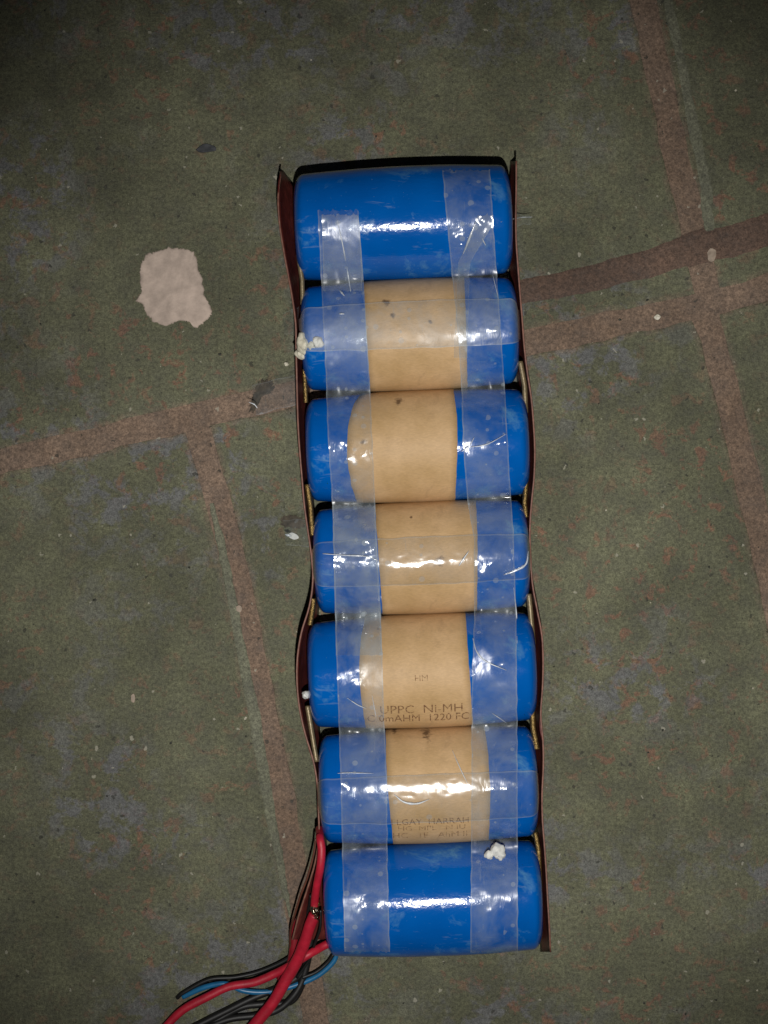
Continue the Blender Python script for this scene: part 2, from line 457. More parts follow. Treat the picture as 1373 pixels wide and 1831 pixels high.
ribbon_patch('cement_smear', [(870, 540, 22), (960, 517, 24), (1060, 497, 26), (1160, 470, 27), (1250, 442, 30), (1320, 428, 31), (1400, 402, 30), (1600, 345, 26), (1720, 305, 12)], M['smear'], 3, 1.3, floor, label='dark brown smear crossing the tiles above the long joint')
ribbon_patch('cement_smear', [(1195, 0, 9), (1222, 130, 10), (1243, 240, 11), (1262, 330, 12), (1268, 400, 10), (1272, 432, 5)], M['pale_smear'], 12, 1.0, floor, label='pale grey smear beside the upper right joint')
ribbon_patch('cement_smear', [(378, 900, 4), (396, 980, 7), (416, 1080, 9), (438, 1200, 10), (462, 1330, 11), (482, 1450, 10), (503, 1560, 7), (520, 1640, 3)], M['pale_smear'], 21, 1.0, floor, label='pale grey smear beside the joint left of the battery pack')

# ================================================================ THE BATTERY PACK
PHI = math.radians(2.3); ux, uy = math.cos(PHI), math.sin(PHI); vx, vy = -uy, ux
LIFT = 3.0
cells = []
Y750 = [398, 598, 797.5, 997, 1199, 1404, 1608]
RAD = [101.5, 99.5, 99.5, 100, 101.5, 103, 101.5]
XLR = [(528, 913), (540, 924), (548, 943), (562, 943), (552, 956), (572, 958), (580, 966)]
for yc, r, (xl, xr) in zip(Y750, RAD, XLR):
    xc = (xl + xr) / 2; y = yc + (750 - xc) * math.tan(PHI)
    k = (H - r - LIFT) / H
    c = U(xc, y, r + LIFT)
    cells.append(dict(c=c, r=r * k, L=(xr - xl) / math.cos(PHI) * k, px=(xc, y)))
# let each cell touch the next
base = U(748, 1000, 0)
pack = thing('battery_pack', 'pack of seven blue cells taped in a row between dark red strips, on tiled floor', 'battery pack', (base[0], base[1], 0))

BAR = 2.1
def prof(cell, a):
    """radius of the sleeve at axial distance a from the middle: rolled ends"""
    hl = cell['L'] / 2; A, R = 18.0, 36.0
    d = abs(a) - (hl - A)
    b = cell['r'] - BAR * ((a - 18) / 100.0)**2
    if d <= 0: return b
    q = min(1.0, d / A)
    return b - R * (1 - math.sqrt(max(0, 1 - q**2.2)))
def loc(cell, a, th, rr):
    c = cell['c']
    return (c[0] + ux*a + vx*rr*math.sin(th), c[1] + uy*a + vy*rr*math.sin(th), c[2] + rr*math.cos(th))

def hcell(x, y):
    z = 0.0; 
    for c in cells:
        dx, dy = x - c['c'][0], y - c['c'][1]
        a = dx*ux + dy*uy; t = dx*vx + dy*vy
        if abs(a) > c['L']/2: continue
        R = prof(c, a)
        if abs(t) < R: z = max(z, c['c'][2] + math.sqrt(R*R - t*t))
    return z
def unproj(X, Y, hf, z0=200.0):
    z = z0
    for _ in range(6):
        p = U(X, Y, z); z = .5*z + .5*hf(p[0], p[1])
    return U(X, Y, z)

# names for where label edges run: (Y, X) pairs in the picture
LAB = {1: ([(500, 650), (600, 655), (697, 662)], [(500, 830), (560, 833), (697, 836)]),
       2: ([(702, 645), (720, 632), (760, 622), (820, 620), (870, 628), (900, 638)], [(700, 811), (740, 817), (800, 818), (893, 814)]),
       3: ([(898, 670), (1000, 677), (1098, 684)], [(898, 851), (960, 854), (1095, 853)]),
       4: ([(1104, 652), (1140, 645), (1200, 642), (1250, 645), (1302, 654)], [(1095, 832), (1180, 838), (1300, 846)]),
       5: ([(1305, 689), (1400, 692), (1508, 703)], [(1300, 866), (1350, 873), (1420, 877), (1506, 874)])}
SPOTS = {1: [(690, 541, 7), (702, 565, 5), (770, 575, 4)], 2: [(713, 718, 8), (650, 790, 6)], 3: [(785, 1003, 10), (735, 925, 3)], 4: [(676, 1124, 3)], 5: [(762, 1312, 11), (705, 1305, 5)]}
DESC = ['blue cell at the top end, bare of any paper band', 'blue cell with a tan paper band, second from the top', 'blue cell with a tan paper band, third from the top', 'blue cell with a shiny taped tan band, middle of the seven', 'blue cell whose tan band reads Ni-MH', 'blue cell with a shiny tan band and faint print, second from the bottom', 'bare blue cell at the bottom end beside the wires']
cellobj = []
for i, c in enumerate(cells):
    hl = c['L'] / 2
    aa = [-hl, -hl+.5, -hl+1.5, -hl+3, -hl+5.5, -hl+9, -hl+12, -hl+15, -hl+18]
    mid = list(np.linspace(-hl+30, hl-30, 40)); A = aa + mid + [-x for x in aa[::-1]]
    NS = 96; V = []; F = []
    # sleeve tucks over the ends with a small lip
    A2 = [(-hl+2.5, .45)] + [(-hl, prof(c, -hl)/c['r'] - .06)] + [(a, None) for a in A] + [(hl, prof(c, hl)/c['r'] - .06)] + [(hl-2.5, .45)]
    for a, rf in A2:
        R = prof(c, a) if rf is None else c['r'] * rf
        for k in range(NS):
            th = 2*math.pi*k/NS
            rr = R + .35 * nz(a*.02, math.sin(th)*2 + i*7, math.cos(th)*2)
            V.append(loc(c, a, th, rr))
    m = len(A2)
    for j in range(m-1):
        for k in range(NS):
            F.append((j*NS+k, j*NS+(k+1) % NS, (j+1)*NS+(k+1) % NS, (j+1)*NS+k))
    co_ = obj('cell', V, F, M['sleeve'], pack, label=DESC[i], origin=c['c'])
    cellobj.append(co_)
    for sg in (-1, 1):
        V = []; NSS = 40
        rings = [(.50*c['r'], hl-2.2), (.30*c['r'], hl-2.0), (.28*c['r'], hl + (1.5 if (i + (sg > 0)) % 2 else -2.0))]
        for R, a in rings:
            for k in range(NSS): V.append(loc(c, sg*a, 2*math.pi*k/NSS, R))
        F = [(j*NSS+k, j*NSS+(k+1) % NSS, (j+1)*NSS+(k+1) % NSS, (j+1)*NSS+k) for j in range(2) for k in range(NSS)] + [tuple(2*NSS+k for k in range(NSS))]
        obj('terminal', V, F, M['endcap'], co_, smooth=False)
    if i in LAB:
        le, re = LAB[i]
        def edge_a(e, th):
            z = c['c'][2] + c['r']*math.cos(th)
            t = c['r']*math.sin(th)
            a = 0.0
            for _ in range(6):
                wx = c['c'][0] + ux*a + vx*t; wy = c['c'][1] + uy*a + vy*t
                k = (H - z)/H; Yp = CY - wy/k; Xt = interp(e, Yp)
                a += (Xt - (CX + wx/k)) * k
            return a
        V = []; F = []; nt = 80; na = 14; off = .7
        T = np.linspace(-math.radians(112), math.radians(112), nt+1)
        for th in T:
            tc = max(-1.45, min(1.45, th))
            a0, a1 = edge_a(le, tc), edge_a(re, tc)
            a0 += .8*nz(th*6, i*3.1); a1 += .8*nz(th*6, i*3.1+9)
            for q in range(na+1):
                aq = a0 + (a1-a0)*q/na
                V.append(loc(c, aq, th, prof(c, aq) + off + .25*nz(q*.9, th*5, i)))
        for s in range(nt):
            for q in range(na):
                b = s*(na+1)+q; F.append((b, b+na+1, b+na+2, b+1))
        spots = []
        for (X, Y, r) in SPOTS[i]:
            p = unproj(X, Y, hcell); spots.append((p[0]-c['c'][0], p[1]-c['c'][1], r))
        lo = obj('paper_label', V, F, paper('tan_paper_band', spots), co_, origin=c['c'])
        # close the sheet with its real thickness
        md = lo.modifiers.new('thickness', 'SOLIDIFY'); md.thickness = .9*S; md.offset = 1

# printed words on the paper bands
def print_line(i, text, X0, X1, Yb, Yt, mat, parent):
    c = cells[i]
    cu = bpy.data.curves.new('t', 'FONT'); cu.body = text; cu.size = 1.0; cu.resolution_u = 2
    cu.offset = -.002
    to = bpy.data.objects.new('t', cu); C.objects.link(to)
    dg = bpy.context.evaluated_depsgraph_get(); dg.update()
    me = to.evaluated_get(dg).to_mesh()
    vs = np.array([v.co[:2] for v in me.vertices]); fs = [tuple(p.vertices) for p in me.polygons]
    to.evaluated_get(dg).to_mesh_clear(); bpy.data.objects.remove(to)
    x0, x1 = vs[:, 0].min(), vs[:, 0].max(); y0, y1 = 0.0, .70
    def local(X, Y):
        p = unproj(X, Y, hcell); dx, dy = p[0]-c['c'][0], p[1]-c['c'][1]
        return dx*ux+dy*uy, math.asin(max(-1, min(1, (dx*vx+dy*vy)/c['r'])))
    a0, t0 = local(X0, Yb); a1, _ = local(X1, Yb - (X1-X0)*math.tan(PHI)); _, t1 = local(X0, Yt)
    V = [loc(c, a0+(a1-a0)*(x-x0)/(x1-x0), t0+(t1-t0)*(y-y0)/(y1-y0), prof(c, a0+(a1-a0)*(x-x0)/(x1-x0))+2.0) for x, y in vs]
    return obj('printed_text', V, fs, mat, parent, smooth=False)
lab5 = [o for o in cellobj[4].children if o.name.startswith('paper_label')][0]
# print belongs to the cell that carries it
print_line(4, 'UPPC  Ni-MH', 680, 827, 1276, 1262, M['ink'], cellobj[4])
print_line(4, 'C 0mAHM  1220 FC', 657, 838, 1291, 1279, M['ink'], cellobj[4])
print_line(5, 'I LGAY  HARRAH', 700, 838, 1475, 1465, M['ink'], cellobj[5])
print_line(5, 'HG  MPL   N IU', 712, 832, 1485, 1477, M['ink_faint'], cellobj[5])
print_line(5, 'HC   1E   AhM II', 703, 835, 1498, 1489, M['ink_faint'], cellobj[5])
print_line(4, 'HM', 742, 765, 1218, 1207, M['ink_faint'], cellobj[4])

# ---------------------------------------------------------------- side strips of red fibre paper
def strip(top, bot, label):
    """top / bot = (Y, X) of the strip's upper and lower edge; a bent sheet with thickness"""
    Y0, Y1 = top[0][0], top[-1][0]; n = 150; V = []; F = []; rows = 9; edges = []
    sgn = -1 if top[0][1] < 700 else 1
    tsp = np.array(spline([(a, b, 0) for a, b, *_ in top], 10)); bsp = np.array(spline([(a, b, 0) for a, b, *_ in bot], 10))
    zt = [(p[0], p[2] if len(p) > 2 else 150) for p in top]
    for i in range(n+1):
        Y = Y0 + (Y1-Y0)*i/n
        Xt = float(np.interp(Y, tsp[:, 0], tsp[:, 1])); Xb = float(np.interp(Y, bsp[:, 0], bsp[:, 1]))
        zz = float(np.interp(Y, [a for a, b in zt], [b for a, b in zt])) + 3*nz(Y*.03, sgn)
        T = U(Xt + .9*nz(Y*.06, 3*sgn), Y, zz); B = U(Xb, Y, 5); B[0] = B[0]
        edges.append(T)
        for side in (0, 1):
            for k in range(rows):
                s = k/(rows-1); p = B*(1-s) + T*s
                p[0] += sgn * (4*math.sin(s*math.pi)) + (2.0*sgn if side else 0)
                V.append(p)
    R = 2*rows
    for i in range(n):
        for k in range(rows-1):
            a = i*R+k; F.append((a, a+R, a+R+1, a+1)); b = a+rows; F.append((b, b+1, b+R+1, b+R))
        a = i*R+rows-1; F.append((a, a+R, a+R+rows, a+rows))
        a = i*R; F.append((a, a+rows, a+R+rows, a+R))
    for i in (0, n):
        for k in range(rows-1):
            a = i*R+k; F.append((a, a+1, a+1+rows, a+rows))
    o = obj('side_strip', V, F, M['fibre'], pack, smooth=True, label=label)
    # paler cut edge running along the top
    V, F = tube([e + np.array([sgn*1.0, 0, .4]) for e in edges[::5]], 1.7, 6, 4)
    obj('cut_edge', V, F, M['fibre_edge'], o)
    return o
strip([(306, 504, 95), (330, 499, 120), (380, 499, 130), (430, 505, 135), (480, 514, 140), (530, 523, 150), (570, 529, 155), (640, 531), (700, 532), (780, 535), (860, 541), (930, 548), (975, 556), (1050, 560), (1095, 551), (1130, 540), (1180, 533), (1240, 533), (1290, 541), (1340, 554), (1380, 566), (1440, 570), (1500, 571, 140), (1560, 560, 120), (1620, 540, 100), (1680, 524, 80)],
      [(306, 507), (345, 532), (430, 540), (520, 548), (600, 550), (700, 554), (800, 556), (900, 562), (1000, 572), (1100, 570), (1200, 560), (1300, 572), (1400, 582), (1500, 584), (1560, 588), (1620, 592), (1680, 594)], 'dark red strip along the left side, flaring out at its top end')
strip([(288, 922, 150), (330, 922), (380, 921), (450, 923), (550, 931), (640, 938), (690, 946), (740, 952), (800, 955), (870, 953), (920, 947), (980, 947), (1040, 950), (1090, 959), (1140, 968), (1200, 970), (1260, 967), (1300, 965), (1340, 971), (1400, 969), (1450, 968), (1520, 973), (1600, 978), (1660, 981), (1702, 983, 130)],
      [(288, 912), (345, 908), (430, 906), (520, 912), (600, 916), (700, 926), (800, 936), (900, 930), (1000, 930), (1100, 942), (1200, 950), (1300, 948), (1400, 950), (1500, 955), (1600, 960), (1702, 966)], 'dark red strip along the right side')

# ---------------------------------------------------------------- brass braid links between neighbouring cells, in turn left and right
def link(X, Y0, Y1, wd, mat, name, label=None, z0=120, z1=60):
    n = 26; V = []; F = []; cols = 7; wd *= .45
    for i in range(n+1):
        Y = Y0 + (Y1-Y0)*i/n
        for k in range(cols):
            s = k/(cols-1) - .5
            zz = z0 + (z1-z0)*(.5 - s) 
            xo = float(np.interp(Y, [p[0] for p in X], [p[1] for p in X]))
            b = 1.1*math.sin(i*1.9 + k*2.2)
            p = U(xo + s*wd, Y, 130 + b + 8*math.cos(s*math.pi))
            V.append(p)
    for i in range(n):
        for k in range(cols-1):
            a = i*cols+k; F.append((a, a+1, a+cols+1, a+cols))
    o = obj(name, V, F, mat, pack, label=label)
    md = o.modifiers.new('thickness', 'SOLIDIFY'); md.thickness = 3*S; md.offset = -1
    return o
link([(450, 532), (500, 540), (545, 541)], 455, 545, 7, M['nickel'], 'connector_tab')
link([(640, 543), (720, 547)], 660, 720, 5, M['braid'], 'connector_braid')
link([(860, 548), (905, 555), (960, 559)], 866, 958, 11, M['braid'], 'connector_braid')
link([(1080, 560), (1130, 552)], 1070, 1118, 10, M['braid'], 'connector_braid')
link([(1265, 550), (1320, 559), (1362, 566)], 1262, 1362, 9, M['nickel'], 'connector_tab', 'cream tab bridging the fifth and sixth cells')
link([(640, 929), (690, 938), (745, 940)], 646, 738, 10, M['nickel'], 'connector_tab')
link([(860, 941), (900, 938), (930, 941)], 862, 925, 8, M['braid'], 'connector_braid')
link([(1050, 944), (1100, 949), (1150, 953)], 1062, 1152, 11, M['nickel'], 'connector_tab')
link([(1270, 952), (1300, 953), (1350, 962)], 1266, 1340, 12, M['braid'], 'connector_braid')
link([(1490, 957), (1520, 963), (1600, 966)], 1488, 1590, 9, M['braid'], 'connector_braid')

# ---------------------------------------------------------------- clear tapes draped over the cells
def hdrape(sag):
    tops = [c['c'][2] + c['r'] for c in cells]
    def f(x, y):
        z = hcell(x, y)
        # between two cells the tape bridges the valley
        ts = [((x-c['c'][0])*vx + (y-c['c'][1])*vy) for c in cells]
        lo, hi = min(ts), max(ts)
        inside = (ts[0] < 0 and ts[-1] > 0) or (ts[0] > 0 and ts[-1] < 0)
        near = min(range(7), key=lambda q: abs(ts[q]))
        aa = (x-cells[near]['c'][0])*ux + (y-cells[near]['c'][1])*uy
        R = prof(cells[near], aa) if abs(aa) < cells[near]['L']/2 else 0
        if inside and R > 40:
            z = max(z, cells[near]['c'][2] + R - sag - 26*nz(x*.03, y*.013) )
        return z
    return f
HD = hdrape(60)

PUCK = [(655, 960, 24, 13), (592, 655, 15, 12), (862, 1150, 24, 11), (900, 1185, 18, 8), (826, 440, 12, 8), (868, 800, 22, 5), (905, 790, 14, 5), (640, 1075, 26, 9), (655, 1010, 18, 6), (870, 1045, 20, 6), (612, 1395, 16, 4), (655, 1130, 22, 7)]
def vtape(left, right, Y0, Y1, m, lift, label, seed, cols=24):
    """tape running across all cells; left / right = (Y, X) edges"""
    n = int((Y1-Y0)/3.5); F = []; uv = []
    G = np.zeros((n+1, cols+1, 3))
    for i in range(n+1):
        Yb = Y0 + (Y1-Y0)*i/n
        for k in range(cols+1):
            s = k/cols
            Y = Yb
            if i == 0: Y += 9*nz(k*.6, seed)      # torn ends
            if i == n: Y += 5*nz(k*.7, seed+4)
            xl, xr = interp(left, Y), interp(right, Y)
            X = xl + (xr-xl)*s + 1.3*nz(Y*.05, seed + (s > .5)*3)
            G[i, k] = (X, Y, unproj(X, Y, HD)[2]); uv.append((s, Yb/80.0))
    raw = G[:, :, 2].copy()
    for _ in range(7):       # stiff film: evens out along its length, never below the cells
        z = G[:, :, 2]; z[1:-1] = .25*z[:-2] + .5*z[1:-1] + .25*z[2:]; np.maximum(z, raw, out=z)
    z = G[:, :, 2]
    for _ in range(3): z[1:-1] = .25*z[:-2] + .5*z[1:-1] + .25*z[2:]
    V = []
    for i in range(n+1):
        for k in range(cols+1):
            X, Y, z = G[i, k]; s = k/cols
            wr = 2.2*nz(X*.02 + Y*.012, Y*.028, seed) + .8*nz(X*.06 - Y*.03, Y*.05, seed+8) - 1.6*abs(nz(X*.035 + Y*.02, Y*.022, seed+17))
            ed = 1.2*max(0, abs(s-.5)*2-.85)*7 * max(0, nz(Y*.03, seed+2)+.2)
            for (px, py, pr, ph) in PUCK:
                d2 = ((X-px)**2 + (Y-py)**2)/(pr*pr)
                if d2 < 9: wr += ph*math.exp(-d2)
            V.append(U(X, Y, z + lift + .6 + wr + ed))
    for i in range(n):
        for k in range(cols):
            a = i*(cols+1)+k; F.append((a, a+cols+1, a+cols+2, a+1))
    return obj('tape_strip', V, F, m, pack, uv=uv, label=label)

Ll = [(300, 566), (380, 568), (500, 574), (660, 582), (780, 586), (900, 594), (1100, 599), (1280, 605), (1400, 609), (1540, 612), (1700, 616)]
Lr = [(300, 636), (380, 641), (500, 650), (680, 661), (860, 669), (950, 673), (1090, 681), (1290, 687), (1400, 692), (1550, 693), (1700, 697)]
Rl = [(296, 790), (400, 799), (500, 809), (600, 819), (700, 825), (800, 828), (900, 836), (960, 847), (1090, 848), (1250, 843), (1400, 843), (1700, 841)]
Rr = [(296, 876), (400, 882), (500, 889), (600, 896), (700, 903), (850, 911), (950, 918), (1100, 923), (1300, 925), (1700, 926)]
vtape(Ll, Lr, 376, 1702, M['tape'], 2.6, 'long clear tape down the left half of the cells', 2)
vtape(Rl, Rr, 304, 1703, M['tape'], 2.6, 'long clear tape down the right half of the cells', 11)
# a second, narrower layer folded over at the upper right
vtape([(370, 862), (400, 848), (470, 820), (620, 812)], [(370, 880), (400, 882), (470, 840), (620, 836)], 385, 640, M['tape'], 4.2, 'narrow folded strip of clear tape over the upper right', 15, 10)
vtape([(376, 575), (480, 578)], [(376, 640), (480, 648)], 384, 520, M['tape'], 4.6, 'short doubled end of tape on the top cell', 19)

def htape(ci, Yt, Yb, m, lift, label, seed, x0=-1, x1=1):
    """tape lying along a cell and tucked down over both ends"""
    c = cells[ci]; V = []; F = []; uv = []
    def ang(Y):
        p = unproj(750, Y, hcell); dx, dy = p[0]-c['c'][0], p[1]-c['c'][1]
        return math.asin(max(-.95, min(.95, (dx*vx+dy*vy)/c['r'])))
    t0, t1 = ang(Yt), ang(Yb)
    hl = c['L']/2
    path = [(a, None) for a in np.linspace(-hl, hl, 120)]
    path = [(-hl-4, 60), (-hl-3.2, 20)] + path + [(hl+3.2, 20), (hl+4, 60)]
    rows = 26
    for a, drop in path:
        for k in range(rows+1):
            s = k/rows; th = t0 + (t1-t0)*s
            R = (prof(c, a) if drop is None else c['r']-46)
            R = max(R, c['r']-40)
            wr = 1.2*nz(a*.02, th*4, seed) + .5*nz(a*.07, th*14, seed+3)
            p = list(loc(c, a, th + .02*nz(a*.03, seed + (k > rows/2)), R + lift + wr))
            if drop: p[2] -= drop
            V.append(p); uv.append((s, a/80.0))
    for i in range(len(path)-1):
        for k in range(rows):
            b = i*(rows+1)+k; F.append((b, b+1, b+rows+2, b+rows+1))
    return obj('tape_strip', V, F, m, pack, uv=uv, label=label)
vtape([(880, 594), (1180, 601)], [(880, 670), (950, 672), (1180, 684)], 904, 1172, M['tape_patch'], 4.4, 'cloudy doubled length of clear tape over the middle cells', 23)
htape(1, 541, 621, M['tape_dull'], 6.5, 'clear tape across the second cell', 31)
htape(3, 962, 1043, M['tape_wide'], 6.5, 'shiny clear tape across the middle cell', 37)
htape(5, 1386, 1468, M['tape_wide'], 6.5, 'shiny clear tape across the sixth cell', 43)

# creases and folds in the tape that catch the flash
CRE = [((512, 955), (524, 958), 3.0), ((448, 722), (458, 726), (464, 733), 1.6), ((603, 395), (613, 440), (622, 490), (627, 522), 1.5), ((850, 398), (838, 430), (828, 455), 2.2), ((607, 520), (616, 530), 2.0),
       ((577, 990), (620, 993), (655, 995), (677, 1003), 1.6), ((838, 985), (828, 1000), (820, 1012), 2.0), ((900, 1028), (922, 1020), (940, 1008), (944, 985), 2.2),
       ((845, 1140), (852, 1165), (868, 1182), (905, 1198), 1.8), ((862, 428), (868, 440), 1.5), ((895, 398), (925, 397), (948, 396), 1.3), ((620, 1247), (640, 1260), (655, 1266), 1.0),
       ((705, 1420), (722, 1433), (745, 1436), (768, 1428), 2.2), ((603, 1382), (625, 1381), (668, 1382), 1.0), ((808, 1340), (822, 1372), (838, 1405), .9), ((840, 800), (870, 795), (905, 776), 1.4), ((824, 808), (838, 798), (848, 782), 1.2), ((606, 562), (616, 562), 1.6), ((880, 1275), (895, 1285), (905, 1292), 1.2), ((665, 1242), (673, 1285), .9), ((880, 490), (892, 540), .9), ((918, 1050), (923, 1100), (924, 1150), 1.2)]
M['crease'] = tape_mat('tape_crease', .34, .25, .6, (.85, .9, .95), 2.6)
for cr in CRE:
    *pts, r = cr
    P = []
    for X, Y in pts:
        p = unproj(X, Y, HD); p[2] += 8.0 if p[2] > 20 else 60; P.append(p)
    V, F = tube(P, lambda t, r=r: r*.85*(.2 + .8*math.sin(math.pi*min(1, max(0, t)))) * (1 + .5*nz(t*9, r)), 8, 8)
    obj('crease', V, F, M['crease'], pack)

# tape ends that stick out past the sides
def flap(pts, cols, m, name='tape_flap', z=lambda s, t: 30, label=None, seed=0):
    """pts: four picture corners, ordered near-top, near-bottom, far-bottom, far-top"""
    a, b, c_, d = [np.array(p, float) for p in pts]; V = []; F = []; uv = []
    for i in range(cols+1):
        for k in range(cols+1):
            s, t = i/cols, k/cols
            q = (a*(1-t)+b*t)*(1-s) + (d*(1-t)+c_*t)*s
            q = q + 3*np.array([nz(s*3, t*3, seed), nz(s*3+5, t*3, seed)])
            V.append(U(q[0], q[1], z(s, t) + 3*nz(s*1.5, t*1.5, seed+2))); uv.append((t, s))
    for i in range(cols):
        for k in range(cols):
            e = i*(cols+1)+k; F.append((e, e+1, e+cols+2, e+cols+1))
    return obj(name, V, F, m, pack, uv=uv, label=label)
flap([(553, 928), (556, 978), (512, 975), (506, 930)], 14, M['tape_flap'], z=lambda s, t: 95 - 40*s + 16*math.sin(t*4), seed=1)
flap([(534, 668), (536, 722), (458, 742), (450, 690)], 16, M['tape_flap'], z=lambda s, t: 75 - 50*s + 12*math.sin(t*5), seed=2)
flap([(534, 548), (532, 600), (508, 596), (506, 560)], 10, M['tape_flap'], z=lambda s, t: 110 - 60*s, seed=3)
flap([(922, 382), (922, 404), (950, 400), (948, 386)], 8, M['tape_flap'], z=lambda s, t: 120 - 20*s, seed=4)

# small stuck lumps of glue on the pack
def lump(X, Y, r, z, m, parent, name='glue_lump', label=None, sq=.8, seed=0, **kw):
    V = []; F = []; A, B = 18, 12
    c = U(X, Y, z)
    for j in range(B+1):
        ph = math.pi*j/B
        for k in range(A):
            th = 2*math.pi*k/A
            d = np.array([math.sin(ph)*math.cos(th), math.sin(ph)*math.sin(th), math.cos(ph)])
            rr = r*(1 + .45*nz(d[0]*1.3+seed, d[1]*1.3, d[2]*1.3) + .15*nz(d[0]*4, d[1]*4+seed, d[2]*4))
            V.append(c + d*rr*np.array([1, 1, sq]))
    for j in range(B):
        for k in range(A):
            F.append((j*A+k, (j+1)*A+k, (j+1)*A+(k+1) % A, j*A+(k+1) % A))
    return obj(name, V, F, m, parent, label=label, **kw)
lump(546, 614, 17, 176, M['foam'], pack, seed=1, label='cream lump of glue on the left edge of the second cell')
lump(539, 632, 11, 165, M['foam'], pack, seed=2)
lump(556, 617, 9.5, 184, M['foam'], pack, seed=8)
lump(569, 612, 9.5, 196, M['white_foam_and_glint'], pack, seed=3)
lump(889, 1520, 12, 182, M['white_foam_and_glint'], pack, seed=4, label='white lump of glue on the tape at the lower right')
lump(895, 1528, 9, 182, M['white_foam_and_glint'], pack, seed=11)
lump(875, 1528, 8, 180, M['white_foam_and_glint'], pack, seed=5)
lump(547, 1242, 7, 150, M['white_foam_and_glint'], pack, seed=6, sq=1.4)
lump(512, 651, 4, 8, M['foam'], pack, seed=7)

# ---------------------------------------------------------------- wires at the lower left end
def wire(pts, r, m, label=None, name='wire'):
    P = [U(X + 1.6*nz(X*.031, Y*.027, r), Y + 1.6*nz(X*.03+7, Y*.03, r), z) for X, Y, z in pts]
    V, F = tube(P, lambda t: r*(1 + .05*nz(t*14, r*3.1)), 14, 10)
    return obj(name, V, F, m, pack, label=label)
wire([(571, 1482, 120), (572, 1498, 165), (575, 1520, 172), (572, 1550, 168), (567, 1580, 150), (564, 1602, 130), (562, 1622, 112)], 7, M['red_wire'], 'short red wire running up the side of the bottom cell')
wire([(562, 1636, 105), (554, 1655, 98), (545, 1684, 82), (531, 1718, 62), (509, 1756, 48), (488, 1793, 38), (455, 1833, 26), (400, 1900, 14), (360, 1980, 10)], 10.5, M['red_wire'], 'thickest red wire, running down out of the frame')
wire([(590, 1685, 40), (574, 1694, 46), (548, 1708, 60), (520, 1725, 46), (490, 1741, 36), (454, 1756, 32), (410, 1765, 30), (368, 1784, 28), (330, 1804, 24), (302, 1830, 18), (262, 1880, 10)], 7.5, M['red_wire'], 'thinner red wire curving to the left')
wire([(548, 1630, 60), (531, 1655, 50), (525, 1690, 44), (520, 1722, 30), (500, 1752, 22)], 8, M['shaded_red_wire'], 'red wire with the shade of the others put into its colour')
wire([(564, 1500, 150), (561, 1525, 140), (551, 1567, 130), (538, 1600, 118), (528, 1630, 104), (520, 1662, 80), (518, 1690, 50), (520, 1712, 30)], 1.9, M['brown_wire'], 'hair-thin brown wire arching beside the pack')
wire([(556, 1600, 100), (550, 1640, 70), (540, 1680, 40), (519, 1712, 26), (468, 1736, 18), (421, 1747, 18), (374, 1752, 18), (328, 1774, 12), (316, 1784, 6)], 3.6, M['black_wire_and_shade'], 'thin black wire ending at the upper left of the bundle')
wire([(602, 1702, 20), (595, 1720, 18), (572, 1742, 16), (541, 1757, 14), (500, 1770, 14), (470, 1774, 14), (434, 1771, 16), (404, 1759, 20), (367, 1765, 16), (326, 1782, 8)], 5, M['blue_wire'], 'teal blue wire winding under the red ones')
wire([(596, 1706, 26), (585, 1722, 22), (565, 1738, 20), (540, 1748, 20)], 3.2, M['black_wire_and_shade'])  # shadow above the blue wire, built as a thin black tube
wire([(556, 1640, 36), (552, 1700, 24), (540, 1740, 14), (500, 1765, 12), (450, 1785, 12), (400, 1810, 12), (350, 1834, 12), (280, 1870, 10)], 6.5, M['black_wire_and_shade'], 'black wire lying across the joint')
wire([(560, 1660, 30), (546, 1735, 16), (528, 1776, 14), (496, 1806, 12), (455, 1816, 12), (405, 1824, 12), (340, 1850, 12)], 6.5, M['black_wire_and_shade'])
wire([(545, 1750, 9), (520, 1790, 9), (470, 1795, 9), (430, 1802, 9), (385, 1826, 9), (330, 1866, 9)], 6.5, M['black_wire_and_shade'])
wire([(574, 1628, 90), (572, 1660, 78), (562, 1690, 60), (556, 1712, 40), (530, 1748, 22)], 2.4, M['black_wire_and_shade'])
lump(563, 1628, 8, 118, M['solder'], pack, name='solder_joint', seed=21, sq=1.0)
lump(566, 1640, 5.5, 110, M['solder'], pack, name='solder_joint', seed=22, sq=1.3)
lump(568, 1616, 4.5, 116, M['braid'], pack, name='solder_joint', seed=23, sq=1.3)

# ================================================================ THINGS LYING ON THE FLOOR
def flat_blob(name, outline, m, h, seed, label, cat, rag=1.0, **kw):
    """thin dried puddle with ragged outline"""
    pts = np.array([p[:2] for p in spline([(x, y, 0) for x, y in outline + [outline[0]]], 10)[:-1]])
    c = pts.mean(axis=0); N = len(pts); V = []; F = []; rings = [1.0, .985, .95, .85, .65, .4, .18]
    hs = [-.5, h*.7, h, h, h, h, h]
    for ri, (q, hh) in enumerate(zip(rings, hs)):
        for i, p in enumerate(pts):
            d = p - c
            wob = 1 + rag*(.045*nz(i*.28, seed) + .04*nz(i*.9, seed+3)*(q > .8))
            x, y = c + d*q*wob
            V.append((x-CX, -(y-CY), hh + (h*.6*nz(x*.09, y*.09, seed) if ri > 1 else 0)))
    for r in range(len(rings)-1):
        for i in range(N):
            a = r*N+i; b = r*N+(i+1) % N; F.append((a, a+N, b+N, b))
    F.append(tuple((len(rings)-1)*N+i for i in range(N))[::-1])
    return obj(name, V, F, m, None, label=label, cat=cat, **kw)
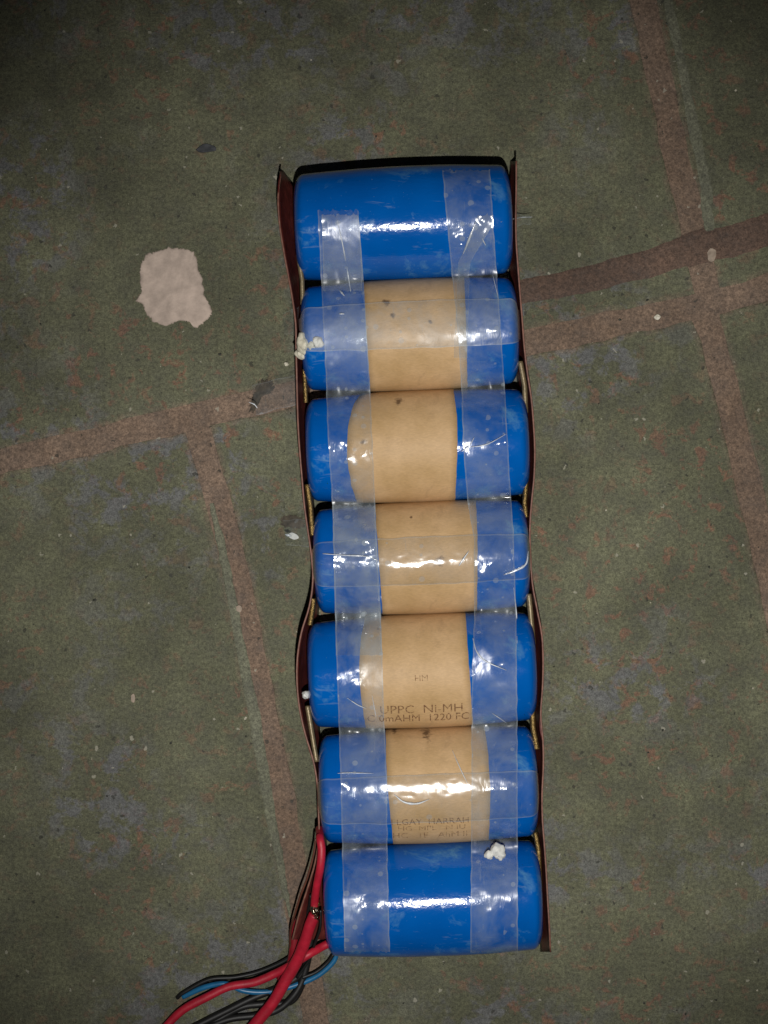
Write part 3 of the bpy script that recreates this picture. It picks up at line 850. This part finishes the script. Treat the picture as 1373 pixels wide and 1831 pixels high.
flat_blob('plaster_splat', [(262, 455), (285, 447), (312, 443), (338, 447), (352, 462), (354, 480), (362, 500), (366, 528), (379, 556), (368, 574), (349, 586), (338, 576), (320, 574), (298, 582), (276, 576), (261, 560), (254, 544), (243, 538), (252, 522), (250, 500), (251, 475)], M['plaster'], 3.4, 5, 'round pale patch of dried plaster on the tile left of the pack', 'plaster patch')
flat_blob('dirt_crumb', [(350, 268), (358, 261), (368, 257), (384, 262), (386, 269), (372, 272), (358, 273)], M['debris'], 3.5, 8, 'small dark crumb on the tile above the pale plaster patch', 'crumb')
flat_blob('stone_chip', [(1264, 452), (1270, 444), (1279, 447), (1280, 457), (1275, 468), (1266, 466)], M['chip'], 4, 9, 'pale chip lying on the dark brown smear at right', 'chip')
flat_blob('crumb_or_glint', [(422, 1084), (428, 1082), (433, 1087), (430, 1094), (423, 1092)], M['chip'], 4, 10, 'pale crumb on the joint to the left of the middle cells', 'crumb')
flat_blob('crumb_or_glint', [(234, 1243), (239, 1240), (242, 1247), (240, 1256), (235, 1254)], M['chip'], 3, 11, 'thin pale crumb on the lower left tile, far from the pack', 'crumb')
flat_blob('crumb_or_glint', [(1168, 567), (1175, 562), (1181, 566), (1177, 572), (1171, 571)], M['grit'], 4, 12, 'tiny bright crumb in the long joint at right', 'crumb')

flat_blob('flap_shadow', [(459, 690), (466, 681), (478, 678), (488, 684), (489, 696), (481, 704), (470, 708), (462, 722), (452, 738), (447, 730), (451, 712)], M['flap_shade'], .9, 14, 'painted tape flap shadow on the long joint beside the second and third cells', 'painted shadow', rag=6.0)  # shadow of the crumpled flap, painted as a flat dark patch
flat_blob('flap_shadow', [(501, 930), (508, 922), (524, 921), (539, 926), (545, 936), (538, 945), (520, 943), (506, 941)], M['flap_shade'], .9, 15, 'painted tape flap shadow on the tile beside the braid left of the fourth cell', 'painted shadow', rag=6.0)  # dark patch painted for the shade thrown by the flap here
flat_blob('crumb_or_glint', [(515, 955), (522, 952), (531, 956), (534, 962), (526, 965), (517, 961)], M['white_foam_and_glint'], 5, 16, 'painted tape flap glint just below the shadow patch left of the fourth cell', 'crumb')  # white fleck in place of the flash glint on the flap
# scattered grit, too small and too many to count
def grit(n, m, r0, r1, seed, label):
    rnd = random.Random(seed); V = []; F = []
    ico = [(0,0,1),(.9,0,.4),(.28,.85,.4),(-.72,.53,.4),(-.72,-.53,.4),(.28,-.85,.4),(0,0,-.4)]
    for _ in range(n):
        x, y = rnd.uniform(-1500, 1500), rnd.uniform(-1700, 1700)
        if abs(x - 60) < 225 and -830 < y < 650: continue
        r = r0 + (r1-r0)*rnd.random()**4; a = rnd.random()*6.28; b = len(V)
        sx_, sy_ = rnd.uniform(.7, 1.5), rnd.uniform(.6, 1.1)
        for (px, py, pz) in ico:
            j = rnd.uniform(.8, 1.2); px, py = px*r*sx_*j, py*r*sy_*j
            V.append((x + px*math.cos(a) - py*math.sin(a), y + px*math.sin(a) + py*math.cos(a), .3 + pz*r*.7))
        for k in range(5): F.append((b, b+1+k, b+1+(k+1) % 5)); F.append((b+6, b+1+(k+1) % 5, b+1+k))
    obj('grit', V, F, m, None, smooth=False, label=label, cat='grit', kind='stuff')
grit(330, M['grit'], .7, 3.2, 4, 'tiny pale grains of grit scattered over the floor tiles')
grit(900, M['grit_dark'], .8, 3.4, 6, 'tiny dark grains of dirt scattered over the floor tiles')
